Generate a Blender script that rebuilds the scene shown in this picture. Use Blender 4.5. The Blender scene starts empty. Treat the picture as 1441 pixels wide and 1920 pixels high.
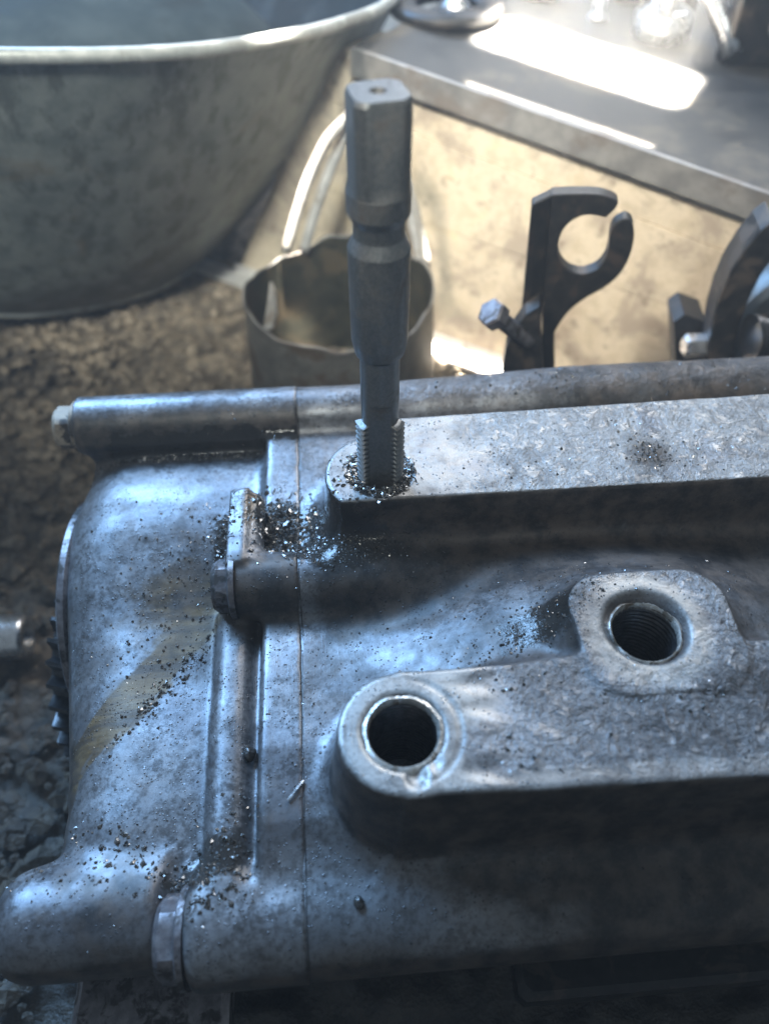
import bpy, math, random
import numpy as np
from mathutils import Vector, Matrix
from math import sin, cos, pi, radians, sqrt

random.seed(4); RNG = np.random.default_rng(7)
S = 0.001                                   # everything below is in millimetres
sc = bpy.context.scene
COL = sc.collection

# ------------------------------------------------------------------ camera
CAM = Vector((-11.1, -156.1, 160.0)); PITCH = 48.6; YAW = -4.5
cd = bpy.data.cameras.new('camera'); cam = bpy.data.objects.new('camera', cd); COL.objects.link(cam)
cam.location = CAM * S
cam.rotation_euler = (radians(90 - PITCH), 0, radians(YAW))
cd.sensor_fit = 'VERTICAL'; cd.sensor_height = 24.0; cd.lens = 24.0 * 1450 / 1920
cd.clip_start = 0.005; cd.clip_end = 20
cd.dof.use_dof = True; cd.dof.focus_distance = 0.212; cd.dof.aperture_fstop = 18.1 / 3.3
cd.dof.aperture_blades = 0
sc.camera = cam

# ------------------------------------------------------------------ world + lamps (a dim workshop, daylight from behind)
w = bpy.data.worlds.new('World'); sc.world = w; w.use_nodes = True
w.node_tree.nodes['Background'].inputs[0].default_value = (0.74, 0.89, 1.0, 1)
w.node_tree.nodes['Background'].inputs[1].default_value = 0.19
sc.view_settings.view_transform = 'Standard'; sc.view_settings.look = 'None'
sc.view_settings.exposure = 0.22; sc.view_settings.gamma = 1.0

def area(name, loc, target, sx, sy, power, col, spread=180, roll=0):
    l = bpy.data.lights.new(name, 'AREA'); l.shape = 'RECTANGLE'; l.size = sx * S; l.size_y = sy * S
    l.energy = power; l.color = col; l.spread = radians(spread)
    o = bpy.data.objects.new(name, l); COL.objects.link(o); o.location = Vector(loc) * S
    d = Vector(target) - Vector(loc)
    q = d.to_track_quat('-Z', 'Y').to_matrix().to_4x4() @ Matrix.Rotation(radians(roll), 4, 'Z')
    o.rotation_euler = q.to_euler()
    return o
# cool daylight of the open doorway / roof light, behind and to the left
area('daylight_left', (-980, 1380, 1430), (-40, -30, -20), 1200, 950, 104, (0.30, 0.58, 1.0))
# whiter daylight from behind right
area('daylight_right', (760, 1650, 1500), (60, -20, -10), 1200, 800, 36, (0.95, 0.97, 1.0))
# sunlight let in through gaps in the roof: narrow parallel beams, all from high up
SUN = Vector((.12, -.13, .98)).normalized()
def sunbeam(name, at, along, a, b, power, spread=2.5):
    """beam whose footprint on a level surface is a x b, its long side along the given direction"""
    at = Vector(at); l = bpy.data.lights.new(name, 'AREA'); l.shape = 'RECTANGLE'; l.size = a * S; l.size_y = b * S
    l.energy = power; l.color = (1.0, .94, .84); l.spread = radians(spread)
    o = bpy.data.objects.new(name, l); COL.objects.link(o)
    z = SUN; x = Vector(along); x = (x - z * x.dot(z)).normalized(); y = z.cross(x)
    Mx = Matrix((x, y, z)).transposed().to_4x4(); Mx.translation = (at + SUN * 620) * S; o.matrix_world = Mx
    return o
BU = (.815, -.579, 0)
sunbeam('sunbeam_bench', (131, 283, 15), BU, 104, 40, 9.0, 2.0)
sunbeam('sunbeam_edge', (100, 216, 17), BU, 95, 2.0, .05, .6)
sunbeam('sunbeam_floor', (61, 229, -134), BU, 60, 7, .35, 1.2)
sunbeam('sunbeam_handle', (-30, 231, -22), BU, 44, 16, .10)
# added fill lamps that brighten the boards, as bounced sunlight would, and the basin
area('fill_on_boards', (-420, -160, 760), (110, 215, -40), 260, 170, .27, (1.0, .91, .78), 13)
area('fill_on_basin', (-260, -700, 1000), (-90, 330, -70), 520, 200, .62, (.96, 1.0, .93), 12)

# ------------------------------------------------------------------ helpers
def tag(o, label=None, cat=None, group=None, kind=None):
    if label: o['label'] = label
    if cat: o['category'] = cat
    if group: o['group'] = group
    if kind: o['kind'] = kind
    return o

def empty(name, loc=(0, 0, 0), label=None, cat=None, group=None):
    o = bpy.data.objects.new(name, None); COL.objects.link(o)
    o.location = Vector(loc) * S; o.empty_display_size = 0.01
    return tag(o, label, cat, group)

def mesh(name, v, f, mat, parent=None, smooth=True, attrs=None, sharp=None):
    m = bpy.data.meshes.new(name)
    v = np.asarray(v, dtype=np.float64) * S
    if isinstance(f, np.ndarray):
        n, k = f.shape
        m.vertices.add(len(v)); m.vertices.foreach_set('co', v.ravel())
        m.loops.add(n * k); m.loops.foreach_set('vertex_index', f.ravel().astype(np.int32))
        m.polygons.add(n); m.polygons.foreach_set('loop_start', np.arange(0, n * k, k, dtype=np.int32))
        m.polygons.foreach_set('loop_total', np.full(n, k, dtype=np.int32))
        m.update(calc_edges=True)
    else:
        m.from_pydata([tuple(p) for p in v], [], f)
    m.validate()
    m.polygons.foreach_set('use_smooth', [smooth] * len(m.polygons))
    if attrs:
        for k, a in attrs.items():
            at = m.attributes.new(k, 'FLOAT', 'POINT'); at.data.foreach_set('value', a.astype(np.float32))
    m.materials.append(mat)
    o = bpy.data.objects.new(name, m); COL.objects.link(o)
    if sharp and smooth:
        m.set_sharp_from_angle(angle=radians(sharp))
    if parent:
        o.parent = parent
        o.matrix_parent_inverse = Matrix.Translation(-wloc(parent))
    return o

def wloc(o):
    p = Vector(o.location)
    if o.parent: 
        p = o.parent and (wloc(o.parent) + o.matrix_parent_inverse.translation + p)
    return p

def merge(parts):
    V = []; Fc = []; n = 0
    for v, f in parts:
        V += [tuple(p) for p in v]; Fc += [tuple(i + n for i in q) for q in f]; n += len(v)
    return V, Fc

def xf(vf, M):
    v, f = vf
    return [tuple(M @ Vector(p)) for p in v], f

def lathe(prof, n=48, axis='Z', at=(0, 0, 0), cap0=True, cap1=True, jit=0):
    """prof: list of (r, h)."""
    v = []; f = []
    for r, h in prof:
        for k in range(n):
            a = 2 * pi * k / n
            rr = r * (1 + jit * sin(3 * a + h * .3))
            p = (rr * cos(a), rr * sin(a), h)
            if axis == 'X': p = (h, rr * cos(a), rr * sin(a))
            elif axis == 'Y': p = (rr * cos(a), h, rr * sin(a))
            v.append((p[0] + at[0], p[1] + at[1], p[2] + at[2]))
    m = len(prof)
    for j in range(m - 1):
        for k in range(n):
            k2 = (k + 1) % n
            f.append((j * n + k, j * n + k2, (j + 1) * n + k2, (j + 1) * n + k))
    if cap0: f.append(tuple(range(n - 1, -1, -1)))
    if cap1: f.append(tuple((m - 1) * n + k for k in range(n)))
    return v, f

def box(x0, x1, y0, y1, z0, z1, c=0.0):
    """box with chamfered edges"""
    if c <= 0:
        v = [(x, y, z) for x in (x0, x1) for y in (y0, y1) for z in (z0, z1)]
        return v, [(0, 1, 3, 2), (4, 6, 7, 5), (0, 4, 5, 1), (2, 3, 7, 6), (0, 2, 6, 4), (1, 5, 7, 3)]
    rings = []
    for z, i in ((z0, c), (z0 + c, 0), (z1 - c, 0), (z1, c)):
        a, b, d, e = x0 + i, x1 - i, y0 + i, y1 - i
        rings.append([(a + c, d, z), (b - c, d, z), (b, d + c, z), (b, e - c, z), (b - c, e, z), (a + c, e, z), (a, e - c, z), (a, d + c, z)])
    v = [p for r in rings for p in r]; f = []
    for j in range(3):
        for k in range(8):
            f.append((j * 8 + k, j * 8 + (k + 1) % 8, j * 8 + 8 + (k + 1) % 8, j * 8 + 8 + k))
    f.append(tuple(range(7, -1, -1))); f.append(tuple(24 + k for k in range(8)))
    return v, f

def prism(poly, dvec, bev=0.0):
    """extrude a planar polygon (list of 3D points) along dvec"""
    n = len(poly); P = [Vector(p) for p in poly]; d = Vector(dvec)
    v = [tuple(p) for p in P] + [tuple(p + d) for p in P]
    f = [tuple(range(n)), tuple(range(2 * n - 1, n - 1, -1))]
    for k in range(n):
        f.append((k, k + n, (k + 1) % n + n, (k + 1) % n))
    return v, f

def tube_path(pts, r, n=12, closed=False, flat=None):
    P = [Vector(p) for p in pts]; v = []; f = []
    m = len(P)
    for i, p in enumerate(P):
        a = P[max(i - 1, 0)]; b = P[min(i + 1, m - 1)]
        t = (b - a).normalized(); u = t.cross(Vector((0.13, 0.2, 1))).normalized(); q = t.cross(u)
        for k in range(n):
            an = 2 * pi * k / n
            if flat: off = u * (cos(an) * flat[0]) + q * (sin(an) * flat[1])
            else: off = (u * cos(an) + q * sin(an)) * (r[i] if isinstance(r, (list, tuple)) else r)
            v.append(tuple(p + off))
    for i in range(m - 1):
        for k in range(n):
            f.append((i * n + k, i * n + (k + 1) % n, (i + 1) * n + (k + 1) % n, (i + 1) * n + k))
    f.append(tuple(range(n - 1, -1, -1))); f.append(tuple((m - 1) * n + k for k in range(n)))
    return v, f

# pixels of the view -> a world plane: used only to read off real positions
def unpix(x, y, axis, val):
    P_, A_ = radians(PITCH), radians(-YAW)
    fw = Vector((sin(A_) * cos(P_), cos(A_) * cos(P_), -sin(P_))); rt = Vector((cos(A_), -sin(A_), 0)); up = rt.cross(fw)
    d = fw + rt * ((x - 720.5) / 1450) - up * ((y - 960) / 1450)
    return CAM + d * ((val - CAM[axis]) / d[axis])

# vectorised value noise
def _h(ix, iy, iz, s):
    n = (ix.astype(np.int64) * 374761393 + iy.astype(np.int64) * 668265263 + iz.astype(np.int64) * 2147483647 + s * 974711) & 0xffffffff
    n = ((n ^ (n >> 13)) * 1274126177) & 0xffffffff
    n = (n ^ (n >> 16)) & 0xffffffff
    return n.astype(np.float64) / 4294967295.0
def vnoise(p, scale, seed=0):
    q = np.asarray(p, float) / scale; i = np.floor(q); f = q - i; f = f * f * (3 - 2 * f); i = i.astype(np.int64)
    r = 0
    for dx in (0, 1):
        for dy in (0, 1):
            for dz in (0, 1):
                wgt = (f[:, 0] if dx else 1 - f[:, 0]) * (f[:, 1] if dy else 1 - f[:, 1]) * (f[:, 2] if dz else 1 - f[:, 2])
                r = r + wgt * _h(i[:, 0] + dx, i[:, 1] + dy, i[:, 2] + dz, seed)
    return r * 2 - 1
def fbm(p, scale, octv=4, seed=0):
    r = 0; a = 1; t = 0
    for k in range(octv):
        r = r + a * vnoise(p, scale, seed + k * 17); t += a; a *= .5; scale *= .5
    return r / t
def sstep(a, b, x):
    t = np.clip((x - a) / (b - a), 0, 1); return t * t * (3 - 2 * t)

# ------------------------------------------------------------------ materials
class NT:
    def __init__(s, name):
        s.m = bpy.data.materials.new(name); s.m.use_nodes = True; s.t = s.m.node_tree
        s.b = s.t.nodes['Principled BSDF']; s.o = None
    def n(s, typ, **kw):
        nd = s.t.nodes.new(typ)
        for k, v in kw.items(): setattr(nd, k, v)
        return nd
    def put(s, sock, v):
        if isinstance(v, bpy.types.NodeSocket): s.t.links.new(v, sock)
        elif v is not None:
            if sock.type == 'RGBA' and len(v) == 3: v = (*v, 1)
            sock.default_value = v
    def coord(s):
        if s.o is None: s.o = s.n('ShaderNodeTexCoord').outputs['Object']
        return s.o
    def mapping(s, scale=(1, 1, 1), rot=(0, 0, 0), loc=(0, 0, 0), src=None):
        nd = s.n('ShaderNodeMapping'); s.put(nd.inputs['Vector'], src or s.coord())
        nd.inputs['Scale'].default_value = scale; nd.inputs['Rotation'].default_value = rot; nd.inputs['Location'].default_value = loc
        return nd.outputs[0]
    def noise(s, mm, detail=4, rough=.55, dist=0, vec=None, seed=0):
        nd = s.n('ShaderNodeTexNoise'); s.put(nd.inputs['Vector'], vec or s.mapping(loc=(seed * .37, seed * .11, seed * .53)))
        nd.inputs['Scale'].default_value = 1000.0 / mm; nd.inputs['Detail'].default_value = detail
        nd.inputs['Roughness'].default_value = rough; nd.inputs['Distortion'].default_value = dist
        return nd.outputs['Fac']
    def voro(s, mm, feat='F1', vec=None, rnd=1):
        nd = s.n('ShaderNodeTexVoronoi', feature=feat); s.put(nd.inputs['Vector'], vec or s.coord())
        nd.inputs['Scale'].default_value = 1000.0 / mm; nd.inputs['Randomness'].default_value = rnd
        return nd.outputs['Distance'], nd.outputs.get('Color')
    def ramp(s, v, a, b, lo=0., hi=1., smooth=True):
        nd = s.n('ShaderNodeMapRange'); nd.interpolation_type = 'SMOOTHSTEP' if smooth else 'LINEAR'
        s.put(nd.inputs[0], v); nd.inputs[1].default_value = a; nd.inputs[2].default_value = b
        nd.inputs[3].default_value = lo; nd.inputs[4].default_value = hi
        return nd.outputs[0]
    def math(s, op, a, b=None, clamp=False):
        nd = s.n('ShaderNodeMath', operation=op); nd.use_clamp = clamp
        s.put(nd.inputs[0], a)
        if b is not None: s.put(nd.inputs[1], b)
        return nd.outputs[0]
    def mix(s, f, a, b):
        nd = s.n('ShaderNodeMix', data_type='RGBA'); s.put(nd.inputs[0], f); s.put(nd.inputs[6], a); s.put(nd.inputs[7], b)
        return nd.outputs[2]
    def mixf(s, f, a, b):
        nd = s.n('ShaderNodeMix', data_type='FLOAT'); s.put(nd.inputs[0], f); s.put(nd.inputs[2], a); s.put(nd.inputs[3], b)
        return nd.outputs[0]
    def attr(s, name):
        return s.n('ShaderNodeAttribute', attribute_name=name).outputs['Fac']
    def bump(s, hgt, strength, dist_mm, prev=None):
        nd = s.n('ShaderNodeBump'); s.put(nd.inputs['Strength'], strength); nd.inputs['Distance'].default_value = dist_mm * S
        s.put(nd.inputs['Height'], hgt)
        if prev is not None: s.put(nd.inputs['Normal'], prev)
        return nd.outputs[0]
    def done(s, col, metal, rough, nrm=None, coat=None, spec=None):
        s.put(s.b.inputs['Base Color'], col); s.put(s.b.inputs['Metallic'], metal); s.put(s.b.inputs['Roughness'], rough)
        if nrm is not None: s.put(s.b.inputs['Normal'], nrm)
        if coat is not None: s.put(s.b.inputs['Coat Weight'], coat); s.b.inputs['Coat Roughness'].default_value = .12
        if spec is not None: s.put(s.b.inputs['Specular IOR Level'], spec)
        return s.m

def m_aluminium():
    t = NT('oily_cast_aluminium')
    grime_shade, oil, brown, clean, pit = [t.attr(k) for k in ('grime_shade', 'oil', 'brown', 'clean', 'pit')]
    big = t.noise(22, 5, .6); mid = t.noise(5, 5, .6, seed=3); fine = t.noise(.9, 4, .6, seed=5); cast = t.noise(2.2, 3, .5, seed=8)
    col = t.mix(t.ramp(mid, .3, .7), (.20, .21, .225), (.34, .35, .37))
    col = t.mix(t.ramp(big, .35, .68), col, (.15, .155, .17))
    # machined / freshly cleaned metal is paler and a little rougher
    col = t.mix(clean, col, t.mix(fine, (.27, .27, .258), (.40, .39, .372)))
    # brownish-violet tarnish in broad patches, sandy grain of the casting
    tn = t.math('MULTIPLY', t.ramp(t.noise(30, 5, .62, .5, seed=50), .44, .64), t.math('SUBTRACT', 1.0, clean))
    col = t.mix(t.math('MULTIPLY', tn, .5), col, t.mix(mid, (.11, .10, .095), (.19, .175, .165)))
    grain = t.ramp(t.noise(.55, 3, .6, seed=52), .54, .66)
    col = t.mix(t.math('MULTIPLY', grain, t.ramp(mid, .35, .7, .15, .55)), col, (.10, .10, .105))
    # thin smeared film of old oil, mottled at every size
    flm = t.math('ADD', t.math('MULTIPLY', t.noise(8, 6, .75, .3, seed=60), .45), t.math('MULTIPLY', t.noise(1.6, 5, .7, seed=62), .55))
    flm = t.ramp(flm, .44, .60)
    col = t.mix(t.math('MULTIPLY', flm, t.mixf(clean, .60, .35)), col, (.055, .05, .048))
    # fine dark flecks of dirt
    d, _ = t.voro(1.1); d2, _ = t.voro(2.6, vec=t.mapping(rot=(.3, .5, .2)))
    fl = t.math('MULTIPLY', t.ramp(d, .10, .26, 1, 0), t.ramp(t.noise(6, 3, seed=11), .46, .60))
    fl2 = t.math('MULTIPLY', t.ramp(d2, .06, .17, 1, 0), t.ramp(t.noise(11, 3, seed=14), .42, .56))
    fleck = t.math('MAXIMUM', fl, fl2)
    g = t.math('ADD', grime_shade, t.math('MULTIPLY', t.math('SUBTRACT', mid, .5), .9))
    g = t.math('ADD', g, t.math('MULTIPLY', t.math('SUBTRACT', big, .5), .6))
    gm = t.ramp(g, .22, .98)
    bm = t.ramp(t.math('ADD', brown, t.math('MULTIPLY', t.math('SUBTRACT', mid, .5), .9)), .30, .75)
    om = t.ramp(t.math('ADD', oil, t.math('MULTIPLY', t.math('SUBTRACT', mid, .5), 1.0)), .35, .65)
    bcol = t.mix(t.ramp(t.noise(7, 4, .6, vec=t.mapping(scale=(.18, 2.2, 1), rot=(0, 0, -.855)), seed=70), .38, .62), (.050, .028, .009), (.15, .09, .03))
    gcol = t.mix(t.ramp(t.noise(7, 5, .65, seed=40), .35, .68), (.012, .011, .011), (.080, .062, .050))
    gcol = t.mix(t.ramp(fine, .5, .8, 0, .5), gcol, (.09, .08, .075))
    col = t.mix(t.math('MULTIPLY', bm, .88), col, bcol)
    col = t.mix(t.math('MULTIPLY', gm, .93), col, gcol)
    col = t.mix(t.math('MULTIPLY', om, .9), col, (.022, .020, .018))
    col = t.mix(t.math('MULTIPLY', fleck, .85), col, (.02, .019, .02))
    cover = t.math('MAXIMUM', t.math('MAXIMUM', t.math('MULTIPLY', gm, .9), om), t.math('MAXIMUM', t.math('MULTIPLY', bm, .75), t.math('MULTIPLY', fleck, .8)))
    metal = t.mixf(clean, t.math('MULTIPLY', t.ramp(cover, 0, 1, .82, .05, False), t.ramp(tn, 0, 1, 1.0, .75, False)), t.ramp(cover, 0, 1, .52, .05, False))
    rg = t.ramp(mid, .3, .7, .42, .52)
    rg = t.mixf(clean, rg, .50)
    rg = t.mixf(t.math('MULTIPLY', flm, .8), rg, .30)
    rg = t.mixf(gm, rg, .45)
    rg = t.mixf(om, rg, .10)
    hgt = t.math('ADD', t.math('MULTIPLY', cast, .3), t.math('MULTIPLY', t.noise(.5, 3, .6, seed=52), .6))
    nb = t.bump(hgt, .16, .2)
    nb = t.bump(t.math('ADD', fleck, t.math('MULTIPLY', t.noise(1.6, 3, seed=21), om)), .5, .35, nb)
    pn = t.math('ADD', t.ramp(t.noise(3.4, 6, .68, seed=30), .32, .62), t.math('MULTIPLY', t.ramp(t.noise(9, 4, .6, .8, seed=33), .40, .60), .8))
    nb = t.bump(t.math('MULTIPLY', pn, pit), 1.0, .75, nb)
    col = t.mix(t.math('MULTIPLY', t.math('MULTIPLY', pit, t.mixf(clean, .55, .12)), t.ramp(t.noise(2.6, 6, .7, seed=30), .5, .36)), col, (.05, .045, .04))
    # dirt in the hairline joint of the two castings
    sx = t.n('ShaderNodeSeparateXYZ'); t.put(sx.inputs[0], t.coord())
    sd = t.math('ABSOLUTE', t.math('SUBTRACT', sx.outputs[0], (SEAM + .12) * S))
    sm = t.math('MULTIPLY', t.ramp(sd, .00012, .00030, 1, 0), t.ramp(t.noise(8, 3, seed=44), .30, .5))
    col = t.mix(t.math('MULTIPLY', sm, .8), col, (.025, .022, .02))
    # fine scratches
    scv = t.mapping(scale=(9, .35, 1), rot=(0, 0, .7))
    scr = t.ramp(t.noise(5, 2, .5, vec=scv), .60, .66)
    nb = t.bump(scr, .12, .1, nb)
    return t.done(col, metal, rg, nb, spec=.45)

def m_simple(name, c1, c2, metal, rough, mm=4, bump=.3, bd=.3, spots=None, spot_mm=20, r2=None, seed=1, spt=(.5, .62), spec=None):
    t = NT(name); a = t.noise(mm, 5, .6, seed=seed); b = t.noise(spot_mm, 5, .62, .4, seed=seed + 4)
    col = t.mix(t.ramp(a, .3, .7), c1, c2); r = t.ramp(a, .3, .7, rough, r2 if r2 else rough * 1.25)
    me = metal
    if spots:
        f = t.ramp(b, *spt); col = t.mix(f, col, spots); r = t.mixf(f, r, .6); me = t.mixf(f, metal, metal * .3)
    return t.done(col, me, r, t.bump(a, bump, bd), spec=spec)

SEAM = -25.0
M = {}
M['alu'] = m_aluminium()
M['steel'] = m_simple('tool_steel', (.17, .18, .18), (.23, .23, .23), .85, .34, .7, .08, .04, (.075, .062, .055), 8, spt=(.46, .78))
M['steel_dark'] = m_simple('oiled_steel', (.03, .03, .032), (.06, .06, .062), .7, .28, 1.5, .3, .15)
M['bolt'] = m_simple('oily_bolt_steel', (.13, .12, .13), (.24, .23, .24), .75, .36, 2.5, .4, .25, (.03, .025, .022), 5)
M['bolt_tan'] = m_simple('dusty_bolt_steel', (.20, .16, .12), (.33, .28, .22), .35, .55, 2.5, .5, .3, (.03, .025, .022), 6)
M['bore'] = m_simple('oily_bore', (.03, .03, .032), (.08, .08, .085), .8, .30, 2, .2, .1)
M['black'] = m_simple('blackened_iron', (.012, .012, .013), (.026, .025, .025), .35, .42, 4, .4, .3, (.045, .035, .028), 12)
M['bracket'] = m_simple('browned_iron', (.013, .013, .014), (.022, .021, .020), .4, .42, 3, .3, .25, (.026, .018, .014), 16)
M['shiny'] = m_simple('bright_metal', (.55, .55, .56), (.75, .75, .76), .95, .25, 5, .1, .1)
M['grey_steel'] = m_simple('grey_sheet_steel', (.15, .145, .14), (.24, .23, .215), .35, .5, 12, .25, .4, (.13, .11, .095), 40)
M['bench_top'] = m_simple('shaded_bench_sheet', (.032, .031, .030), (.052, .050, .047), .2, .50, 14, .25, .4, (.075, .066, .054), 60, spec=.25)  # grey sheet made darker: the bench shadow is put into its colour
M['strip'] = m_simple('pale_steel_strip', (.40, .39, .37), (.55, .53, .50), .25, .5, 8, .2, .3, (.25, .21, .17), 30)

def m_basin():
    t = NT('dull_zinc_sheet'); a = t.noise(14, 5, .6); b = t.noise(55, 5, .65, .5, seed=3); c = t.noise(3, 4, .6, seed=6)
    st = t.noise(9, 4, .6, vec=t.mapping(scale=(1, 1, .12)), seed=2)
    col = t.mix(t.ramp(a, .3, .7), (.15, .17, .16), (.25, .265, .245))
    col = t.mix(t.ramp(st, .46, .66, 0, .75), col, (.075, .08, .07))
    # a burnt, sooty belly band round the foot of the wall (radius falls with height there)
    soot = t.attr('soot')
    s1 = t.ramp(t.math('ADD', soot, t.math('MULTIPLY', t.math('SUBTRACT', b, .5), 1.6)), .35, .7)
    col = t.mix(t.math('MULTIPLY', s1, .85), col, (.045, .042, .036))
    col = t.mix(t.ramp(b, .60, .74, 0, .5), col, (.20, .15, .09))
    return t.done(col, t.mixf(s1, .45, .1), t.ramp(a, .3, .7, .42, .58), t.bump(t.math('ADD', a, t.math('MULTIPLY', c, .3)), .35, .8))
M['basin'] = m_basin()
M['rim'] = m_simple('worn_zinc_rim', (.30, .31, .29), (.46, .46, .43), .5, .42, 8, .2, .3, (.22, .22, .2), 26)
M['drum'] = m_simple('dark_enamel', (.012, .016, .017), (.024, .028, .027), .0, .85, 20, .2, .4, (.045, .047, .044), 50, spt=(.5, .7), spec=.12)
M['drum_grey'] = m_simple('grey_drum_paint', (.030, .038, .038), (.050, .058, .056), .0, .9, 20, .2, .4, (.022, .027, .026), 50, spec=.03)
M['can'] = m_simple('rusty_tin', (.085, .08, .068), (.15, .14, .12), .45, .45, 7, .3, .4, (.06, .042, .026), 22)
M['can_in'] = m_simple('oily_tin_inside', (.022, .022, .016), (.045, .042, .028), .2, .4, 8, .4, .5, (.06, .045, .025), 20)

def m_board():
    t = NT('stained_plywood'); a = t.noise(9, 6, .65); b = t.noise(34, 6, .68, .6, seed=5); c = t.noise(2.4, 3, seed=9)
    g = t.noise(14, 4, .6, vec=t.mapping(scale=(.25, .25, 1.3)), seed=2)
    col = t.mix(t.ramp(a, .3, .7), (.40, .33, .235), (.56, .475, .36))
    col = t.mix(t.ramp(b, .46, .62, 0, .85), col, (.27, .22, .17))
    col = t.mix(t.ramp(b, .30, .40, .6, 0), col, (.54, .43, .27))
    d, _ = t.voro(26, 'DISTANCE_TO_EDGE')
    col = t.mix(t.math('MULTIPLY', t.ramp(a, .54, .68), .6), col, (.13, .10, .07))
    col = t.mix(t.ramp(g, .62, .75, 0, .45), col, (.22, .17, .12))
    return t.done(col, 0, .62, t.bump(t.math('ADD', a, t.math('MULTIPLY', c, .4)), .35, .8))
M['board'] = m_board()

def m_ground():
    t = NT('oily_earth'); a = t.noise(7, 6, .65); b = t.noise(45, 5, .6, seed=4); c = t.noise(1.6, 4, .6, seed=9)
    d, cc = t.voro(9.5, vec=t.mapping(scale=(1, 1, 1)))
    col = t.mix(t.ramp(a, .36, .64), (.11, .086, .062), (.30, .235, .165))
    col = t.mix(t.ramp(b, .42, .62, 0, .7), col, t.mix(t.ramp(a, .4, .65), (.045, .036, .028), (.12, .092, .065)))
    col = t.mix(t.ramp(d, .05, .28, .55, 0), col, (.34, .27, .19))
    oil_shade = t.attr('oil'); col = t.mix(t.math('MULTIPLY', oil_shade, .86), col, (.012, .011, .010))  # dark mask: oil-soaked earth plus casing shade put into the colour
    return t.done(col, 0, t.mixf(oil_shade, t.ramp(a, .4, .6, .75, .5), .38), t.bump(t.math('ADD', a, t.math('MULTIPLY', c, .5)), .9, 2.0))
M['ground'] = m_ground()
M['lip'] = m_simple('torn_aluminium', (.46, .44, .40), (.68, .66, .62), .7, .36, 1.2, .5, .3, (.14, .11, .08), 3.5)
M['chip'] = m_simple('bright_swarf', (.34, .34, .35), (.62, .62, .62), 1.0, .26, 1.0, .2, .1)
M['chip_dark'] = m_simple('oily_swarf', (.05, .045, .04), (.30, .29, .28), .8, .18, .9, .3, .1)
M['grit'] = m_simple('oily_grit', (.018, .016, .015), (.06, .052, .046), .15, .20, .9, .5, .2)

# ------------------------------------------------------------------ implicit surfaces -> mesh (naive surface nets)
def smin(a, b, k):
    h = np.maximum(k - np.abs(a - b), 0) / k; return np.minimum(a, b) - h * h * k * .25
def smax(a, b, k): return -smin(-a, -b, k)

def surface_nets(phi, org, h):
    nx, ny, nz = phi.shape
    s = phi < 0
    cnt = np.zeros((nx - 1, ny - 1, nz - 1), np.uint8)
    for dx in (0, 1):
        for dy in (0, 1):
            for dz in (0, 1): cnt += s[dx:nx - 1 + dx, dy:ny - 1 + dy, dz:nz - 1 + dz]
    act = (cnt > 0) & (cnt < 8); idx = np.argwhere(act)
    ids = np.full(act.shape, -1, np.int32); ids[act] = np.arange(len(idx))
    corners = [(a, b, c) for a in (0, 1) for b in (0, 1) for c in (0, 1)]
    val = [phi[idx[:, 0] + a, idx[:, 1] + b, idx[:, 2] + c] for a, b, c in corners]
    acc = np.zeros((len(idx), 3)); num = np.zeros(len(idx))
    for i, ca in enumerate(corners):
        for j, cb in enumerate(corners):
            if j <= i or sum(abs(x - y) for x, y in zip(ca, cb)) != 1: continue
            va, vb = val[i], val[j]; mk = (va < 0) != (vb < 0)
            t = np.where(mk, va / np.where(mk, va - vb, 1), 0)
            p = np.array(ca)[None] + t[:, None] * (np.array(cb) - np.array(ca))[None]
            acc += np.where(mk[:, None], p, 0); num += mk
    V = (idx + acc / num[:, None]) * h + np.array(org)
    Fs = []
    for ax in range(3):
        sl = [slice(1, -1)] * 3; sl[ax] = slice(None)
        a = [slice(1, -1)] * 3; b = [slice(1, -1)] * 3
        a[ax] = slice(0, -1); b[ax] = slice(1, None)
        sa, sb = s[tuple(a)], s[tuple(b)]
        e = np.argwhere(sa != sb); flip = sa[tuple(e.T)]
        o1, o2 = [k for k in range(3) if k != ax]
        if ax == 1: o1, o2 = o2, o1
        q = e.copy(); q[:, o1] += 1; q[:, o2] += 1        # grid index of the edge start
        c = []
        for d1, d2 in ((-1, -1), (0, -1), (0, 0), (-1, 0)):
            k = q.copy(); k[:, o1] += d1; k[:, o2] += d2
            c.append(ids[k[:, 0], k[:, 1], k[:, 2]])
        c = np.stack(c, 1)
        c[~flip] = c[~flip][:, ::-1]
        Fs.append(c)
    Fq = np.concatenate(Fs); Fq = Fq[(Fq >= 0).all(1)]
    return V, Fq

def grid(x0, x1, y0, y1, z0, z1, h):
    X = np.arange(x0, x1, h, dtype=np.float32)[:, None, None]; Y = np.arange(y0, y1, h, dtype=np.float32)[None, :, None]
    Z = np.arange(z0, z1, h, dtype=np.float32)[None, None, :]
    return X, Y, Z

def cylx(Y, Z, y, z, r): return np.sqrt((Y - y) ** 2 + (Z - z) ** 2) - r

TUBE = (52.0, -22.0, 9.5); MID = (-20.0, -24.0, 9.0); FRONT = (-106.0, -44.0, 12.5)
HOLES = [(0.0, 0.0, 5.9), (-1.0, -80.0, 8.2), (60.0, -59.0, 8.2)]
def h_main(Y):
    return np.interp(Y, [-125, -112, -104, -97, -88, -70, -50, -36, -12, 20, 36, 44, 70], [-42, -38, -35, -31, -27.5, -25.5, -25.5, -26.5, -25, -23, -22, -22, -24]).astype(np.float32)

def rbox2(X, Y, x0, x1, y0, y1, r):
    qx = np.abs(X - (x0 + x1) / 2) - (x1 - x0) / 2 + r; qy = np.abs(Y - (y0 + y1) / 2) - (y1 - y0) / 2 + r
    return np.sqrt(np.maximum(qx, 0) ** 2 + np.maximum(qy, 0) ** 2) + np.minimum(np.maximum(qx, qy), 0) - r

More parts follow.
